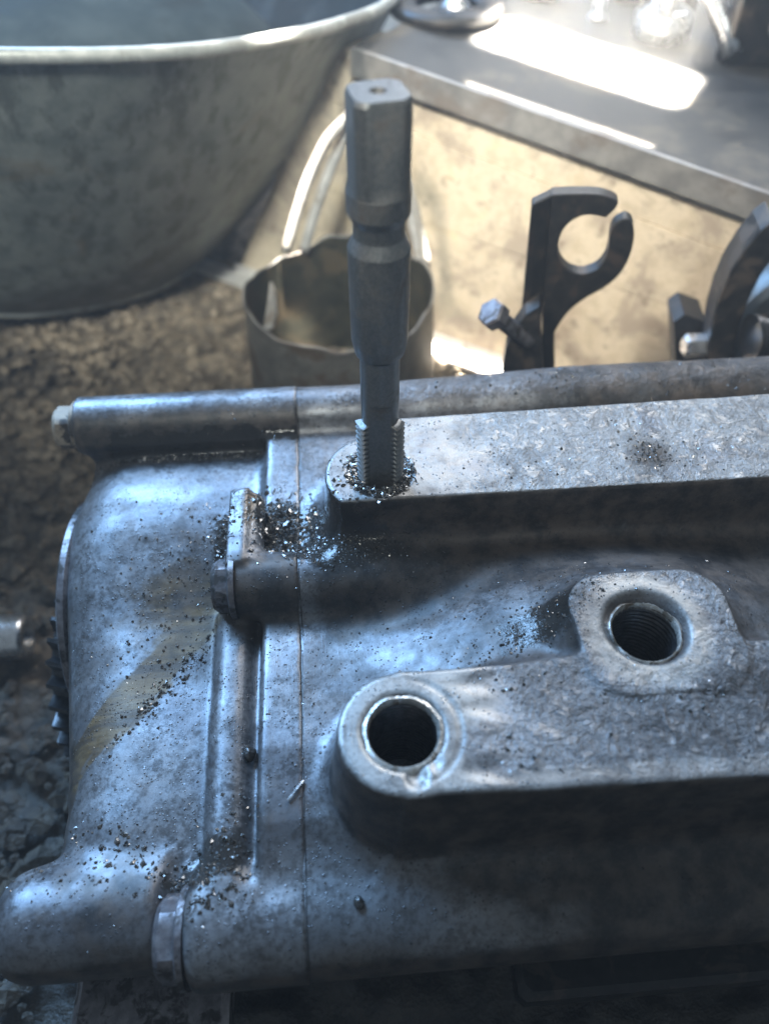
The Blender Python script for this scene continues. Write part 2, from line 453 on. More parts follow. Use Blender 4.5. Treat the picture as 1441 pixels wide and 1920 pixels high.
def main_sdf(X, Y, Z):
    body = (Z - h_main(Y)) * .95
    body = smax(body, Y - 50, 4); body = smax(body, -112 - Y, 4)
    tub = cylx(Y, Z, TUBE[0], TUBE[1], TUBE[2] + 2.6 * np.clip(X / 70, 0, 1))
    f = smin(body + 0 * X, tub, 5)
    mr = MID[2] - np.clip((X - 0) / 70, 0, 1) * 9
    f = smin(f, cylx(Y, Z, MID[0], MID[1], mr), 7)
    fr = cylx(Y, Z, *FRONT)
    f = smin(f, fr + 0 * X, 7)
    # lower-boss buttress: the body swells under it
    # upper boss
    b1 = np.sqrt(X ** 2 + Y ** 2) - 16.0
    b2 = np.maximum(np.maximum(-X, -Y - 11), Y - (23 + X * .02))
    b = np.maximum(smin(b1, b2, 3), -Y - 11 + 0 * X)
    draft = (Z + 0) * .07
    b = np.maximum(-0 + b + draft, -60 - Z)
    top = Z - 0
    boss = smax(b, top + 0 * b, 1.0)
    f = smin(f, boss, 11)
    # lower boss
    c1 = np.sqrt((X + 1) ** 2 + (Y + 80) ** 2) - 14.6
    c2 = np.maximum(np.maximum(-X - 1, -Y - (94.6 + X * .02)), Y + 65.2 - X * .01)
    c = smin(c1, c2, 2) + (Z) * .10
    # cast, unmachined middle of the lower boss lies a little lower than the spot faces
    dish = .7 * sstep(13, 24, X + 3 * np.sin(Y * .33) + 2 * np.sin(Y * .9 + 1))
    lb = smax(c, Z + dish, 1.2)
    f = smin(f, lb, 7)
    pad = rbox2(X, Y, 43.8, 81.5, -75.5, -43.2, 9) + (Z) * .10
    pad = smax(pad, Z - .5, 1.2)
    f = smin(f, pad, 2.2)
    # rib on the far right between boss and pad (swelling of the casting)
    sw = np.sqrt(((X - 150) / 1.6) ** 2 + (Y + 28) ** 2 + (Z + 42) ** 2) - 26
    f = smin(f, sw * .7, 12)
    sw2 = np.sqrt(((X - 63) / 1.7) ** 2 + (Y + 50) ** 2 + ((Z + 42) * 1.0) ** 2) - 37.5
    f = smin(f, sw2 * .75, 12)
    # holes
    r0 = np.sqrt(X ** 2 + Y ** 2); f = np.maximum(f, -np.maximum(r0 - 7.05, -30 - Z))
    f = smax(f, -np.maximum(r0 - 9.4, -.55 - Z), .6)
    r1 = np.sqrt((X + 1) ** 2 + (Y + 80) ** 2); f = np.maximum(f, -np.maximum(r1 - 8.7, -34 - Z))
    f = smax(f, -((r1 - 9.5) * .7 - (Z + .0) * .7), .5)
    f = smax(f, -smax(np.abs(r1 - 12.8) - .45, -.35 - Z, .3) - .35 * sstep(6, 1, X), .4)
    r2 = np.sqrt((X - 60) ** 2 + (Y + 59) ** 2); f = np.maximum(f, -np.maximum(r2 - 8.7, -34 - Z))
    f = smax(f, -((r2 - 9.6) * .7 - (Z - .5) * .7), .5)
    # chip broken out of the rim of the near hole
    f = smax(f, -(np.sqrt((X - 1.0) ** 2 + ((Y + 90.0) * .8) ** 2 + (Z - 1.9) ** 2) - 3.2), .5)
    f = smax(f, -(np.sqrt((X - 5.2) ** 2 + ((Y + 87.6) * .7) ** 2 + (Z - 1.5) ** 2) - 2.2), .5)
    f = np.maximum(f, SEAM - .9 - X + 0 * Y * Z)
    return f

def x_left(Y):
    return np.interp(Y, [-120, -104, -94, -84, -72, -58, -42, -5, 15, 40, 60], [-97, -97, -95, -93, -93, -95, -98, -104, -105, -103, -99]).astype(np.float32)
def h_end(Y):
    y = np.linspace(-130, 70, 401)
    k = np.interp(y, [-130, -108, -96, -80, -60, -40, -20, -5, 8, 22, 36, 44, 60], [-46, -43, -41.5, -39, -37.8, -37.2, -35.2, -31, -27.2, -25.6, -27.5, -30, -32])
    k = np.convolve(np.pad(k, 9, 'edge'), np.ones(19) / 19, 'valid')
    return np.interp(Y, y, k).astype(np.float32)

def end_sdf(X, Y, Z):
    # flange that meets the main casing
    fl = (Z - (h_main(Y) + .42)) * .95
    fl = smax(fl, Y - 50, 4); fl = smax(fl, -112 - Y, 4)
    fl = smax(fl + 0 * X, -36.2 - X + .03 * (Z + 25), 2.2)
    # bell body
    bl = (Z - h_end(Y)) * .93 + 0 * X
    bl = smax(bl, x_left(Y) - X, 26)
    bl = smax(bl, Y - 50, 6); bl = smax(bl, -108 - Y, 6)
    f = smin(fl, bl, 4.5)
    tub = np.maximum(cylx(Y, Z, TUBE[0], TUBE[1], TUBE[2] + .4), -100.5 - X)
    web = np.maximum(np.maximum(np.abs(Y - 47) - 4, -96 - X), Z + 24)
    f = smin(f, tub, 2.4); f = smin(f, web, 6)
    md = smax(cylx(Y, Z, MID[0], MID[1], MID[2] + .4), -43.5 - X, 1.2)
    f = smin(f, md, 4.0)
    # lug standing up behind the middle bolt
    q = np.maximum(np.abs(X + 43.1) - 2.6, np.abs(Y + 5) - 14.5); lug = smax(q, Z + 13.6, 1.2)
    f = smin(f, lug, 1.6)
    hp = np.maximum(np.sqrt((X + 39.8) ** 2 + (Z + 19.0) ** 2) - 4.4, np.abs(Y + 4) - 13)
    f = smin(f, hp, 3)
    gfill = smax(smax(np.abs(X + 42) - 7, Z + 32.5 + np.clip((-Y - 60) * .07, 0, 9), 1), np.abs(Y + 62) - 40, 3)
    f = smin(f, gfill, 2.5)
    # rib beside the flange
    rb = smax(smax(np.abs(X + 44.6 + (Y + 44) * .008) - 5.0, Z + 28.8 + np.clip((-Y - 60) * .07, 0, 9), 4.5), np.abs(Y + 62) - 40, 4)
    f = smin(f, rb, 3.2)
    b3 = smax(cylx(Y, Z, FRONT[0], FRONT[1], FRONT[2] + .45), -53.5 - X, 4.5)
    f = smin(f, b3, 4)
    lobe = smax(smax(cylx(Y, Z, -99.5, -51, 13.2), -101.5 - X, 11), X + 61, 2.5)
    f = smin(f, lobe, 5)
    # spot-faced recess for the front bolt head
    rc = np.maximum(np.maximum(cylx(Y, Z, -107, -44, 11.0), np.abs(X + 57) - 3.7), -(Y + 84))
    f = smax(f, -rc, 1.2)
    f = np.maximum(f, X - SEAM + 0 * Y * Z)
    return f

def gauss(P, x, y, sx, sy, ang=0):
    a = radians(ang); dx, dy = P[:, 0] - x, P[:, 1] - y
    u = dx * cos(a) + dy * sin(a); v = -dx * sin(a) + dy * cos(a)
    return np.exp(-.5 * ((u / sx) ** 2 + (v / sy) ** 2))

def vnormals(V, Fq):
    a, b, c, d = (V[Fq[:, k]] for k in range(4)); n = np.cross(c - a, d - b)
    N = np.zeros_like(V)
    for k in range(4):
        for j in range(3): N[:, j] += np.bincount(Fq[:, k], n[:, j], len(V))
    return N / np.maximum(np.linalg.norm(N, axis=1, keepdims=True), 1e-9)

def finish(V, Fq, main):
    N = vnormals(V, Fq)
    x, y, z = V.T; up = N[:, 2]; n1 = fbm(V, 14, 4, 3); n2 = fbm(V, 5, 3, 9)
    top = sstep(-2.2, -.9, z) * sstep(.6, .9, up)
    # --- stains with shapes of their own; shade and warm light put into colour too
    oil = np.zeros(len(V)); brown = np.zeros(len(V)); clean = np.zeros(len(V)); pit = np.zeros(len(V)); grime_shade = np.zeros(len(V)) + .28
    oil += 1.1 * gauss(V, -31, 2, 6.5, 7) + 1.1 * gauss(V, -21, -5, 6.5, 9) + .85 * gauss(V, -9, -16, 11, 5)
    oil += .9 * gauss(V, 38, -50, 10, 5, 10)
    oil *= (1 - top)
    side = 1 - sstep(.15, .62, up)                              # steep walls: baked-on oil, darkened further by shade put into the colour
    grime_shade += .95 * side
    if main:
        r0 = np.hypot(x, y); r1 = np.hypot(x + 1, y + 80); r2 = np.hypot(x - 60, y + 59)
        clean += top * (.85 * sstep(23, 12, r1 + n1 * 9) + .75 * sstep(17.5, 12, r2 + n1 * 3) + .45 * sstep(16, 11, np.abs(y + 93)) * (z > -3) * sstep(4, 1.4, np.abs(y + 93.2 + x * .01) + n1 * 1.5))
        clean += top * .75 * (y > -12) * sstep(-.6, .2, n1 + .3)
        clean += .30 * top * (y < -40)
        clean = np.clip(clean, 0, 1)
        ub = top * (y > -14); lb = top * (y < -40)
        pit += ub * sstep(18, 45, x + n1 * 12) * .36 + lb * sstep(16, 28, x + n1 * 8) * (1 - .9 * sstep(19, 14, r2)) * (1 - sstep(-89, -92, y + n1 * 2)) * .42
        pit += .55 * sstep(40, 55, y + n1 * 3) * sstep(-6, 10, x) + .02 * (1 - top)
        # roughest patch beside the far hole
        pit += lb * .9 * gauss(V, 74, -80, 17, 8, 15)
        grime_shade += lb * sstep(18, 34, x + n1 * 8) * .12 * (1 - clean) + ub * .10 * sstep(0, .4, n2)
        grime_shade += .9 * gauss(V, 80, 1, 4.5, 4) * ub
        oil += 1.1 * top * sstep(10.4, 9.4, r0 + n2 * .6)
        grime_shade += .62 * (1 - top) * sstep(-9, -12, y) * sstep(-42, -30, y + n1 * 8 - np.clip(x, 0, 60) * .06) * sstep(-26, -12, x)  # hollow before the upper boss darkened, its shade painted in
        grime_shade += .8 * (1 - top) * sstep(-94, -99, y) * sstep(0, 22, x + n1 * 14) * sstep(-112, -104, y + n1 * 5)  # front edge darkened rightward, light falloff put into the colour
        grime_shade += .14 * (1 - top) + .30 * gauss(V, 22, -52, 14, 8) + .45 * (1 - top) * sstep(20, 110, x) + .5 * sstep(-43, -50, z + n1 * 2) + .5 * sstep(-88, -100, y) * sstep(10, 60, x + n1 * 10) + .15 * sstep(-.1, .5, n1)  # darker rightward and downward: fading light painted in, over patchy dirt
    else:
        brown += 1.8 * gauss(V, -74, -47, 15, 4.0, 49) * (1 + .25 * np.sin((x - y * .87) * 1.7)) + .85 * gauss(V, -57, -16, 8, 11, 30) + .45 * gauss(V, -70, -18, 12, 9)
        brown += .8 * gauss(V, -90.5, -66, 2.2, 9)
        brown += .7 * gauss(V, -39, 4, 3, 8)  # warm sun reflection in the lug pocket, put into the colour as brown
        oil += .8 * gauss(V, -49, 2, 4, 9) + .7 * gauss(V, -46, -92, 6, 5) + .6 * gauss(V, -56, -97, 6, 4) + .75 * (sstep(-44, -41.5, x) * sstep(-36.4, -39, x) * sstep(-45, -60, y)) * .25
        oil += .7 * np.exp(-.5 * ((y - 41) / 2.2) ** 2) * sstep(-96, -86, x)
        grime_shade += .75 * sstep(-44, -52, z + n1 * 3) + .28 * sstep(-.05, .5, n1) + .4 * gauss(V, -78, -97, 14, 6) * sstep(-.3, .4, n1) + .22 * gauss(V, -70, -20, 20, 14)  # first term: darker towards the low undersides
        grime_shade += .75 * sstep(-14, -20, y) * sstep(-40, -31, y + n1 * 3) * sstep(-50, -42, x) + .7 * np.exp(-.5 * ((y - 43) / 3.2) ** 2)  # undersides of middle boss and tube: shade painted into the colour
        pit += .015
    # --- casting relief
    disp = .10 * fbm(V, 9, 3, 31) + .07 * n2 * (1 + 2 * pit) + pit * .45 * np.minimum(fbm(V, 6, 4, 51), .25)
    disp *= np.where((top > .5) & (pit < .3), .35, 1)
    V = V + N * disp[:, None]
    return V, dict(grime_shade=np.clip(grime_shade, 0, 1), oil=np.clip(oil, 0, 1.2), brown=np.clip(brown, 0, 1), clean=clean, pit=np.clip(pit, 0, 1))

casing = empty('gearbox_casing', (20, -30, -140), 'oily cast aluminium gearbox casing lying on the earth floor, filling the foreground', 'gearbox')
VOX = .62
def sdf_mesh(name, fn, bounds, main):
    x0, x1, y0, y1, z0, z1 = bounds
    parts_v = []; 
    G_ = grid(x0, x1, y0, y1, z0, z1, VOX)
    phi = fn(*G_).astype(np.float32)
    V, Fq = surface_nets(phi, (x0, y0, z0), VOX); del phi
    V, at = finish(V, Fq, main)
    return mesh(name, V, Fq, M['alu'], casing, True, at)
main_o = sdf_mesh('main_casing', main_sdf, (SEAM - 2.2, 190, -121, 68, -62, 3), True)
tag(main_o, 'long right hand casting with two raised machined bolt bosses')
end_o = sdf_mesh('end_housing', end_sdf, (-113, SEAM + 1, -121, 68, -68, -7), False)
tag(end_o, 'rounded left hand end casting, bluish and streaked brown with oil')
# lower half of the box, standing on the floor
lo = mesh('lower_body', *merge([box(-86, 190, -101, 46, -140, -44, 5)]), M['alu'], casing, True, None, 30)
for bb in ((-88, -48, -124, -100, -84, -72, 2), (30, 190, -119, -101, -104, -92, 2)):
    mesh('lower_flange', *box(*bb), M['bolt'] if bb[0] < 0 else M['black'], casing, True, None, 30)

# threaded bores
def bore(name, cx, cy, r, ztop, depth, pitch, rough=0.0):
    nt, nz = 64, int(depth / pitch * 8); v = []; f = []
    for j in range(nz + 1):
        for k in range(nt):
            a = 2 * pi * k / nt; z = ztop - depth * j / nz
            ph = (z / pitch + k / nt) % 1.0
            t = abs(ph * 2 - 1)
            rr = r + .62 * t - (.0) + (sin(a * 5 + 1) * .08 + sin(a * 11) * .05) * (1 if j < 6 else 0)
            v.append((cx + rr * cos(a), cy + rr * sin(a), z))
    for j in range(nz):
        for k in range(nt):
            f.append((j * nt + k, j * nt + (k + 1) % nt, (j + 1) * nt + (k + 1) % nt, (j + 1) * nt + k))
    f.append(tuple(nz * nt + k for k in range(nt)))
    return mesh(name, v, f, M['bore'], main_o)
bore('threaded_bore', -1, -80, 7.7, -1.9, 31, 1.6)
bore('threaded_bore', 60, -59, 7.9, -.6, 31, 1.6)

# bright torn lip left round the near hole
def lip(cx, cy, r0, r1, z0, z1):
    n = 90; v = []; f = []
    for k in range(n):
        a = 2 * pi * k / n; e = .28 * sin(3 * a + 1) + .22 * sin(7 * a) + random.uniform(-.16, .16); g_ = random.uniform(-.12, .12)
        for r, z in ((r0 + g_, z0 - 1.2), (r0 + g_ * .5, z0), (r0 + .5 + e * .3, z1 + e * .25), (r1 + e, z1 - .25), (r1 + e + .3, z1 - .9)):
            v.append((cx + r * cos(a), cy + r * sin(a), z))
    for k in range(n):
        for j in range(4): f.append((k * 5 + j, ((k + 1) % n) * 5 + j, ((k + 1) % n) * 5 + j + 1, k * 5 + j + 1))
    return mesh('torn_lip', v, f, M['lip'], main_o, True, None, 50)
lip(-1, -80, 7.75, 9.15, -1.2, -.25)
lip(60, -59, 7.95, 8.8, -.5, .15)

# bolts: hexagonal head + washer flange, axis along X
def bolt(y, z, x0, x1, af, flange, mat, rot=0.2, fl_t=2.0):
    v = []; f = []
    r = af / sqrt(3)
    prof = [(.80, x0 - 0.0), (.97, x0 + .9), (1.0, x0 + 1.4), (1.0, x1 - fl_t)]
    n = 36
    def hexr(a):
        a = (a - rot) % (pi / 3) - pi / 6
        return min(r, (af / 2) / cos(a)) 
    pts = []
    for s_, xx in prof:
        for k in range(n):
            a = 2 * pi * k / n; rr = hexr(a) * s_ if s_ >= 1 else min(hexr(a) * (1 if s_ > .9 else .93), af / 2 * (1.02 if s_ > .9 else .93))
            pts.append((xx, y + rr * cos(a), z + rr * sin(a)))
    for j in range(len(prof) - 1):
        for k in range(n): f.append((j * n + k, j * n + n + k, j * n + n + (k + 1) % n, j * n + (k + 1) % n))
    f.append(tuple(range(n)))
    o = mesh('bolt', pts, f, mat, casing, True, None, 28)
    wv, wf = lathe([(flange * .9, x1 - fl_t), (flange, x1 - fl_t + .5), (flange, x1)], 40, 'X', (0, y, z))
    wsh = mesh('washer', wv, wf, mat, o, True, None, 35)
    return o
tag(bolt(TUBE[0], TUBE[1] - .5, -108.3, -100.3, 14.0, 9.0, M['bolt_tan'], .1), 'dusty tan hexagon bolt head at the end of the long tube')
tag(bolt(MID[0], MID[1] + .6, -50.0, -43.2, 14.5, 10.0, M['bolt'], .45), 'dark hexagon bolt head below the upright lug')
tag(bolt(-107, -44, -60.3, -53.2, 17.5, 11.3, M['bolt'], .25), 'hexagon bolt head in the front recess')

# end flange disc and toothed wheel on the far left
dv, df = lathe([(30, -100.5), (39.2, -100.5), (40.4, -101.7), (40.4, -103.6), (39.2, -104.4), (16, -109.4), (16, -113)], 96, 'X', (0, 13, -77.5))
mesh('flange_disc', dv, df, M['bolt'], casing, True, None, 35)
def gear_mesh(cx, cy, cz, R, nt, x0, x1):
    v = []; f = []; ring = []
    for k in range(nt):
        for q, rr in ((-.34, R - 5.5), (-.2, R - 3.5), (-.09, R), (.09, R), (.2, R - 3.5), (.34, R - 5.5)):
            a = 2 * pi * (k + q) / nt; ring.append((a, rr))
    n = len(ring)
    for xx, ins, tw in ((x0, .6, 0), (x0 + .8, 0, 0), (x1 - .8, 0, .05), (x1, .6, .05)):
        for a, rr in ring:
            v.append((xx, cy + (rr - ins) * cos(a + tw), cz + (rr - ins) * sin(a + tw)))
    for j in range(3):
        for k in range(n): f.append((j * n + k, j * n + n + k, j * n + n + (k + 1) % n, j * n + (k + 1) % n))
    f.append(tuple(range(n))); f.append(tuple(3 * n + k for k in range(n - 1, -1, -1)))
    return v, f
gv, gf = gear_mesh(0, 2, -96, 36.5, 30, -112.5, -105.5)
mesh('toothed_wheel', gv, gf, M['steel_dark'], casing, True, None, 30)

# ------------------------------------------------------------------ the tap standing in the upper boss
tap = empty('thread_tap', (0, 0, -14), 'tall grey steel thread cutting tap standing upright in the upper boss hole', 'thread tap')
TR = radians(4)
# square drive: square with the corners of the round shank left on
def square_drive(z0, z1, side, rmax, rot):
    n = 72; v = []; f = []
    def rr(a, k):
        b = (a - rot) % (pi / 2) - pi / 4
        return min(side / 2 / cos(b), rmax) * k
    prof = [(z0 - 2.4, None), (z0, 1.0), (z1 - .9, 1.0), (z1, .93)]
    for zz, k in prof:
        for i in range(n):
            a = 2 * pi * i / n
            r = rmax if k is None else rr(a, k)
            v.append((r * cos(a), r * sin(a), zz))
    # top face with the centre drilling
    for rad, zz in ((1.75, z1), (1.35, z1 - .9), (.3, z1 - 3.0)):
        for i in range(n):
            a = 2 * pi * i / n; v.append((rad * cos(a), rad * sin(a), zz))
    for j in range(6):
        for i in range(n): f.append((j * n + i, j * n + (i + 1) % n, j * n + n + (i + 1) % n, j * n + n + i))
    f.append(tuple(6 * n + i for i in range(n)))
    return v, f
v, f = square_drive(86.5, 103.0, 11.7, 6.95, radians(45 + 11))
mesh('square_drive', v, f, M['steel'], tap, True, None, 25)
v, f = lathe([(6.85, 84.1), (6.95, 83.9), (6.95, 79.4), (6.75, 79.0), (5.85, 77.2), (5.75, 76.6), (5.75, 74.0), (5.95, 73.5), (6.9, 71.4), (7.05, 71.0), (7.05, 70.4), (6.95, 47.0), (6.85, 46.4), (6.25, 43.4), (6.1, 43.0), (5.12, 42.6)], 72, 'Z')
mesh('shank', v, f, M['steel'], tap, True, None, 14)
def threads(z0, z1, core, r, pitch):
    nt, nz = 144, int((z1 - z0) / pitch * 9); v = []; f = []
    for j in range(nz + 1):
        z = z0 + (z1 - z0) * j / nz
        for k in range(nt):
            a = 2 * pi * k / nt
            d = (a + pi / 2 + TR) % (2 * pi / 3); d = min(d, 2 * pi / 3 - d)      # angle to the nearest flute centre
            ph = (z / pitch + k / nt) % 1.0; t = abs(ph * 2 - 1)
            th = r - 1.15 * t
            if z > 21.2: th = 5.05
            land = th
            fl = core + 1.1 * min(1, (d / radians(36)) ** 2)
            fe = min(1, max(0, (28.5 - z) / 5)); fl = 5.05 + (fl - 5.05) * fe ** .5      # flutes run out into the neck
            sft = min(1, max(0, (d - radians(36)) / radians(4)))
            v.append(((fl + (land - fl) * sft) * cos(a), (fl + (land - fl) * sft) * sin(a), z))
    for j in range(nz):
        for k in range(nt): f.append((j * nt + k, j * nt + (k + 1) % nt, j * nt + nt + (k + 1) % nt, j * nt + nt + k))
    return v, f
v, f = threads(-14, 29, 3.9, 6.9, 1.75)
th_o = mesh('threaded_flutes', v, f, M['steel'], tap, True, None, 40)
v, f = lathe([(5.05, 28.9), (5.05, 42.0)], 48, 'Z'); mesh('neck', v, f, M['steel'], tap, True, None, 40)

# ------------------------------------------------------------------ ground
GZ = -140.0
def ground():
    h = 2.0
    xs = np.concatenate([np.linspace(-1000, -420, 10), np.arange(-400, 300, h), np.linspace(320, 1000, 10)])
    ys = np.concatenate([np.linspace(-600, -220, 6), np.arange(-200, 480, h), np.linspace(500, 1600, 12)])
    X, Y = np.meshgrid(xs, ys, indexing='ij'); P = np.stack([X.ravel(), Y.ravel(), np.zeros(X.size)], 1)
    z = 4.0 * fbm(P, 60, 2, 2) + 2.6 * fbm(P, 14, 4, 5)
    lump = np.maximum(vnoise(P, 10, 77), 0) * 4.2 + np.maximum(vnoise(P, 6, 91), 0) * 2.6
    z = GZ + z + lump - 2.5
    near = np.exp(-(((P[:, 0] + 0) / 400) ** 2 + ((P[:, 1] - 200) / 500) ** 2)); 
    P[:, 2] = np.minimum(z, GZ + 4.5 )
    nx, ny = X.shape; i = np.arange(nx * ny).reshape(nx, ny)
    Fq = np.stack([i[:-1, :-1].ravel(), i[1:, :-1].ravel(), i[1:, 1:].ravel(), i[:-1, 1:].ravel()], 1)
    gx, gy = P[:, 0], P[:, 1]
    oil = sstep(70, -60, gy + 40 * fbm(P, 60, 3, 8)) * sstep(-330, -200, gx) + .8 * sstep(285, 250, gy) * sstep(-60, -220, gx) * sstep(200, 235, gy)  # oily ground with casing shade painted in, plus a dark band before the basin
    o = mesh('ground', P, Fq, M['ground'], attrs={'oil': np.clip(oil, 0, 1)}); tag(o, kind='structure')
    return o
ground()
def gravel():
    V = []; Fc = []
    oct_v = [(1, 0, 0), (-1, 0, 0), (0, 1, 0), (0, -1, 0), (0, 0, 1), (.7, .7, .45), (-.7, .7, .4), (-.7, -.7, .45), (.7, -.7, .4)]
    oct_f = [(0, 5, 4), (5, 2, 4), (2, 6, 4), (6, 1, 4), (1, 7, 4), (7, 3, 4), (3, 8, 4), (8, 0, 4)]
    for k in range(4200):
        x = random.uniform(-330, 60); y = random.uniform(-160, 330)
        if -88 < x and y < 48: continue
        r = 1.3 + 4.6 * random.random() ** 2.6; a = random.uniform(0, 6.28); sx_, sy_, sz_ = (random.uniform(.75, 1.3) for _ in range(3)); n = len(V)
        for p in oct_v:
            q = [c * random.uniform(.8, 1.2) * r for c in p]; q = [q[0] * sx_, q[1] * sy_, q[2] * sz_ * .8]
            V.append((x + q[0] * cos(a) - q[1] * sin(a), y + q[0] * sin(a) + q[1] * cos(a), GZ + 1.6 + q[2]))
        Fc += [tuple(i + n for i in f_) for f_ in oct_f]
    gx, gy = np.array(V)[:, 0], np.array(V)[:, 1]
    oil = sstep(70, -60, gy) * sstep(-330, -200, gx) * .8  # same painted shade and oil carried over the stones
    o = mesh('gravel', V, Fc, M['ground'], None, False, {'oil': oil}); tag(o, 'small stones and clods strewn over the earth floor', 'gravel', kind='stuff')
gravel()

# added haze volume: a milky veil standing in for lens bloom
def haze():
    m = bpy.data.materials.new('added_haze'); m.use_nodes = True; nt = m.node_tree
    nt.nodes.remove(nt.nodes['Principled BSDF'])
    pv = nt.nodes.new('ShaderNodeVolumePrincipled'); pv.inputs['Color'].default_value = (.98, .98, .97, 1); pv.inputs['Density'].default_value = .13
    pv.inputs['Anisotropy'].default_value = .35
    nt.links.new(pv.outputs[0], nt.nodes['Material Output'].inputs['Volume'])
    v, f = box(-1050, 1050, -650, 1650, -1150, 190)
    o = mesh('haze', v, f, m, None, False); tag(o, 'thin added haze veiling the workshop like lens bloom', 'haze', kind='stuff')
haze()

# ------------------------------------------------------------------ basin
def basin():
    bc = Vector((-219.6, 398.1, -124.7)); ax, ay = -.045, .122
    e1 = Vector((cos(ay), 0, -sin(ay))); e2 = Vector((sin(ax) * sin(ay), cos(ax), sin(ax) * cos(ay))); e3 = e1.cross(e2)
    R = Matrix((e1, e2, e3)).transposed().to_4x4(); T = Matrix.Translation(bc) @ R
    root = empty('metal_basin', (bc.x, bc.y, GZ), 'large dull grey flared metal basin with sooty foot, standing behind the casing', 'basin')
    Rb, Rr, H = 125.2, 245.9, 180.6
    outer = []
    for k in range(29):
        t = k / 28; r = Rb + (Rr - Rb) * (t ** .80); outer.append((r, H * t))
    inner = [(r - 2.2, h + (2 if k == 0 else 0)) for k, (r, h) in enumerate(outer)][::-1]
    n = 128
    def jit(v):
        P = np.array(v); nn = fbm(P, 70, 2, 5) * 3.0
        rr = np.hypot(P[:, 0], P[:, 1]); P[:, 0] += P[:, 0] / rr * nn; P[:, 1] += P[:, 1] / rr * nn
        return P
    vo, fo = lathe([(Rb - 6, -1.5)] + [(Rb + 1.5, -1.0)] + outer, n, 'Z', cap1=False)
    P = jit(vo); hh = P[:, 2] / H
    ang = np.arctan2(P[:, 1], P[:, 0])
    soot = np.clip(1.15 - hh * 2.3 + .25 * np.sin(ang * 2.0 + 1.2), 0, 1)
    W = [tuple(T @ Vector(p)) for p in P]
    o = mesh('wall', W, fo, M['basin'], root, True, {'soot': soot})
    vi, fi = lathe(inner, n, 'Z', cap0=False, cap1=True)
    W = [tuple(T @ Vector(p)) for p in jit(vi)]
    mesh('inside', W, [tuple(q) for q in fi], M['drum'], root)
    ring = jit([((Rr - 1) * cos(2 * pi * k / n), (Rr - 1) * sin(2 * pi * k / n), H) for k in range(n + 1)])
    vr, fr_ = tube_path([tuple(T @ Vector(p)) for p in ring], 3.1, 12)
    mesh('rolled_rim', vr, fr_, M['rim'], root)
    ring = jit([((Rb + .5) * cos(2 * pi * k / n), (Rb + .5) * sin(2 * pi * k / n), .4) for k in range(n + 1)])
    vr, fr_ = tube_path([tuple(T @ Vector(p)) for p in ring], 2.6, 8)
    mesh('foot_bead', vr, fr_, M['rim'], root)
    return T
BT = basin()
# dark rounded vessel lying inside the basin
prof = [(max(.4, 130 * cos(a)), 70 * sin(a)) for a in [radians(-50 + 140 * k / 26) for k in range(27)]]
v, f = lathe(prof, 72, 'Z', (-158, 405, -40))
o = mesh('rounded_drum', v, f, M['drum_grey']); tag(o, 'dark rounded enamel drum lying inside the large basin', 'drum')

# ------------------------------------------------------------------ tin can with bail handle
CC = (-7.0, 194.0); CR = 48.6; CT = -65.0
can = empty('tin_can', (CC[0], CC[1], GZ), 'rusty open tin can with ragged rim and wire handle, behind the tap', 'can')
def can_mesh():
    n = 96; outer = []; 
    hs = [GZ + 1, GZ + 3, GZ + 6, GZ + 25, GZ + 50, CT - 6, CT - 2, CT]
    v = []; f = []
    def rim(a, h):
        up = max(0, (h - (CT - 8)) / 8)
        back = max(0, sin(a)) ** 2
        z = h + up * (2.2 * sin(2 * a + .6) + 5.5 * back * (.6 + .4 * sin(5 * a)) + .9 * sin(9 * a) + .8 * sin(17 * a + 1) * sin(3 * a))
        return z
    for rr0 in (0, 1):
        H_ = hs if rr0 == 0 else hs[::-1]
        for h in H_:
            for k in range(n):
                a = 2 * pi * k / n
                r = CR + (CT - h) * .05 - rr0 * 1.1 + .9 * sin(2 * a + .4) + .5 * sin(5 * a) + (1.2 if h < GZ + 4 and rr0 == 0 else 0)
                v.append((CC[0] + r * cos(a), CC[1] + r * sin(a), rim(a, h)))
    m = len(hs) * 2
    for j in range(m - 1):
        for k in range(n): f.append((j * n + k, j * n + (k + 1) % n, j * n + n + (k + 1) % n, j * n + n + k))
    return v, f, n, len(hs)
v, f, n, hn = can_mesh()
mesh('wall', v[:hn * n], [q for q in f if max(q) < hn * n], M['can'], can)
iv = v[hn * n:]; fi = [tuple(i - hn * n for i in q) for q in f if min(q) >= hn * n] + [tuple(range((hn - 1) * n, hn * n))]
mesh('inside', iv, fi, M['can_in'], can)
rimp = [v[(hn - 1) * n + k % n] for k in range(n + 1)]
rv, rf = tube_path(rimp, .65, 6); mesh('cut_rim', rv, rf, M['grey_steel'], can)
# bent-over tongue of tin inside the left wall
tg = [unpix(505, 530, 1, 178), unpix(513, 545, 1, 178), unpix(516, 590, 1, 180), unpix(508, 618, 1, 182), unpix(493, 616, 1, 182), unpix(500, 575, 1, 180)]
v, f = prism(tg, (1.2, 1.0, 0)); mesh('tin_tongue', v, f, M['strip'], can, False)
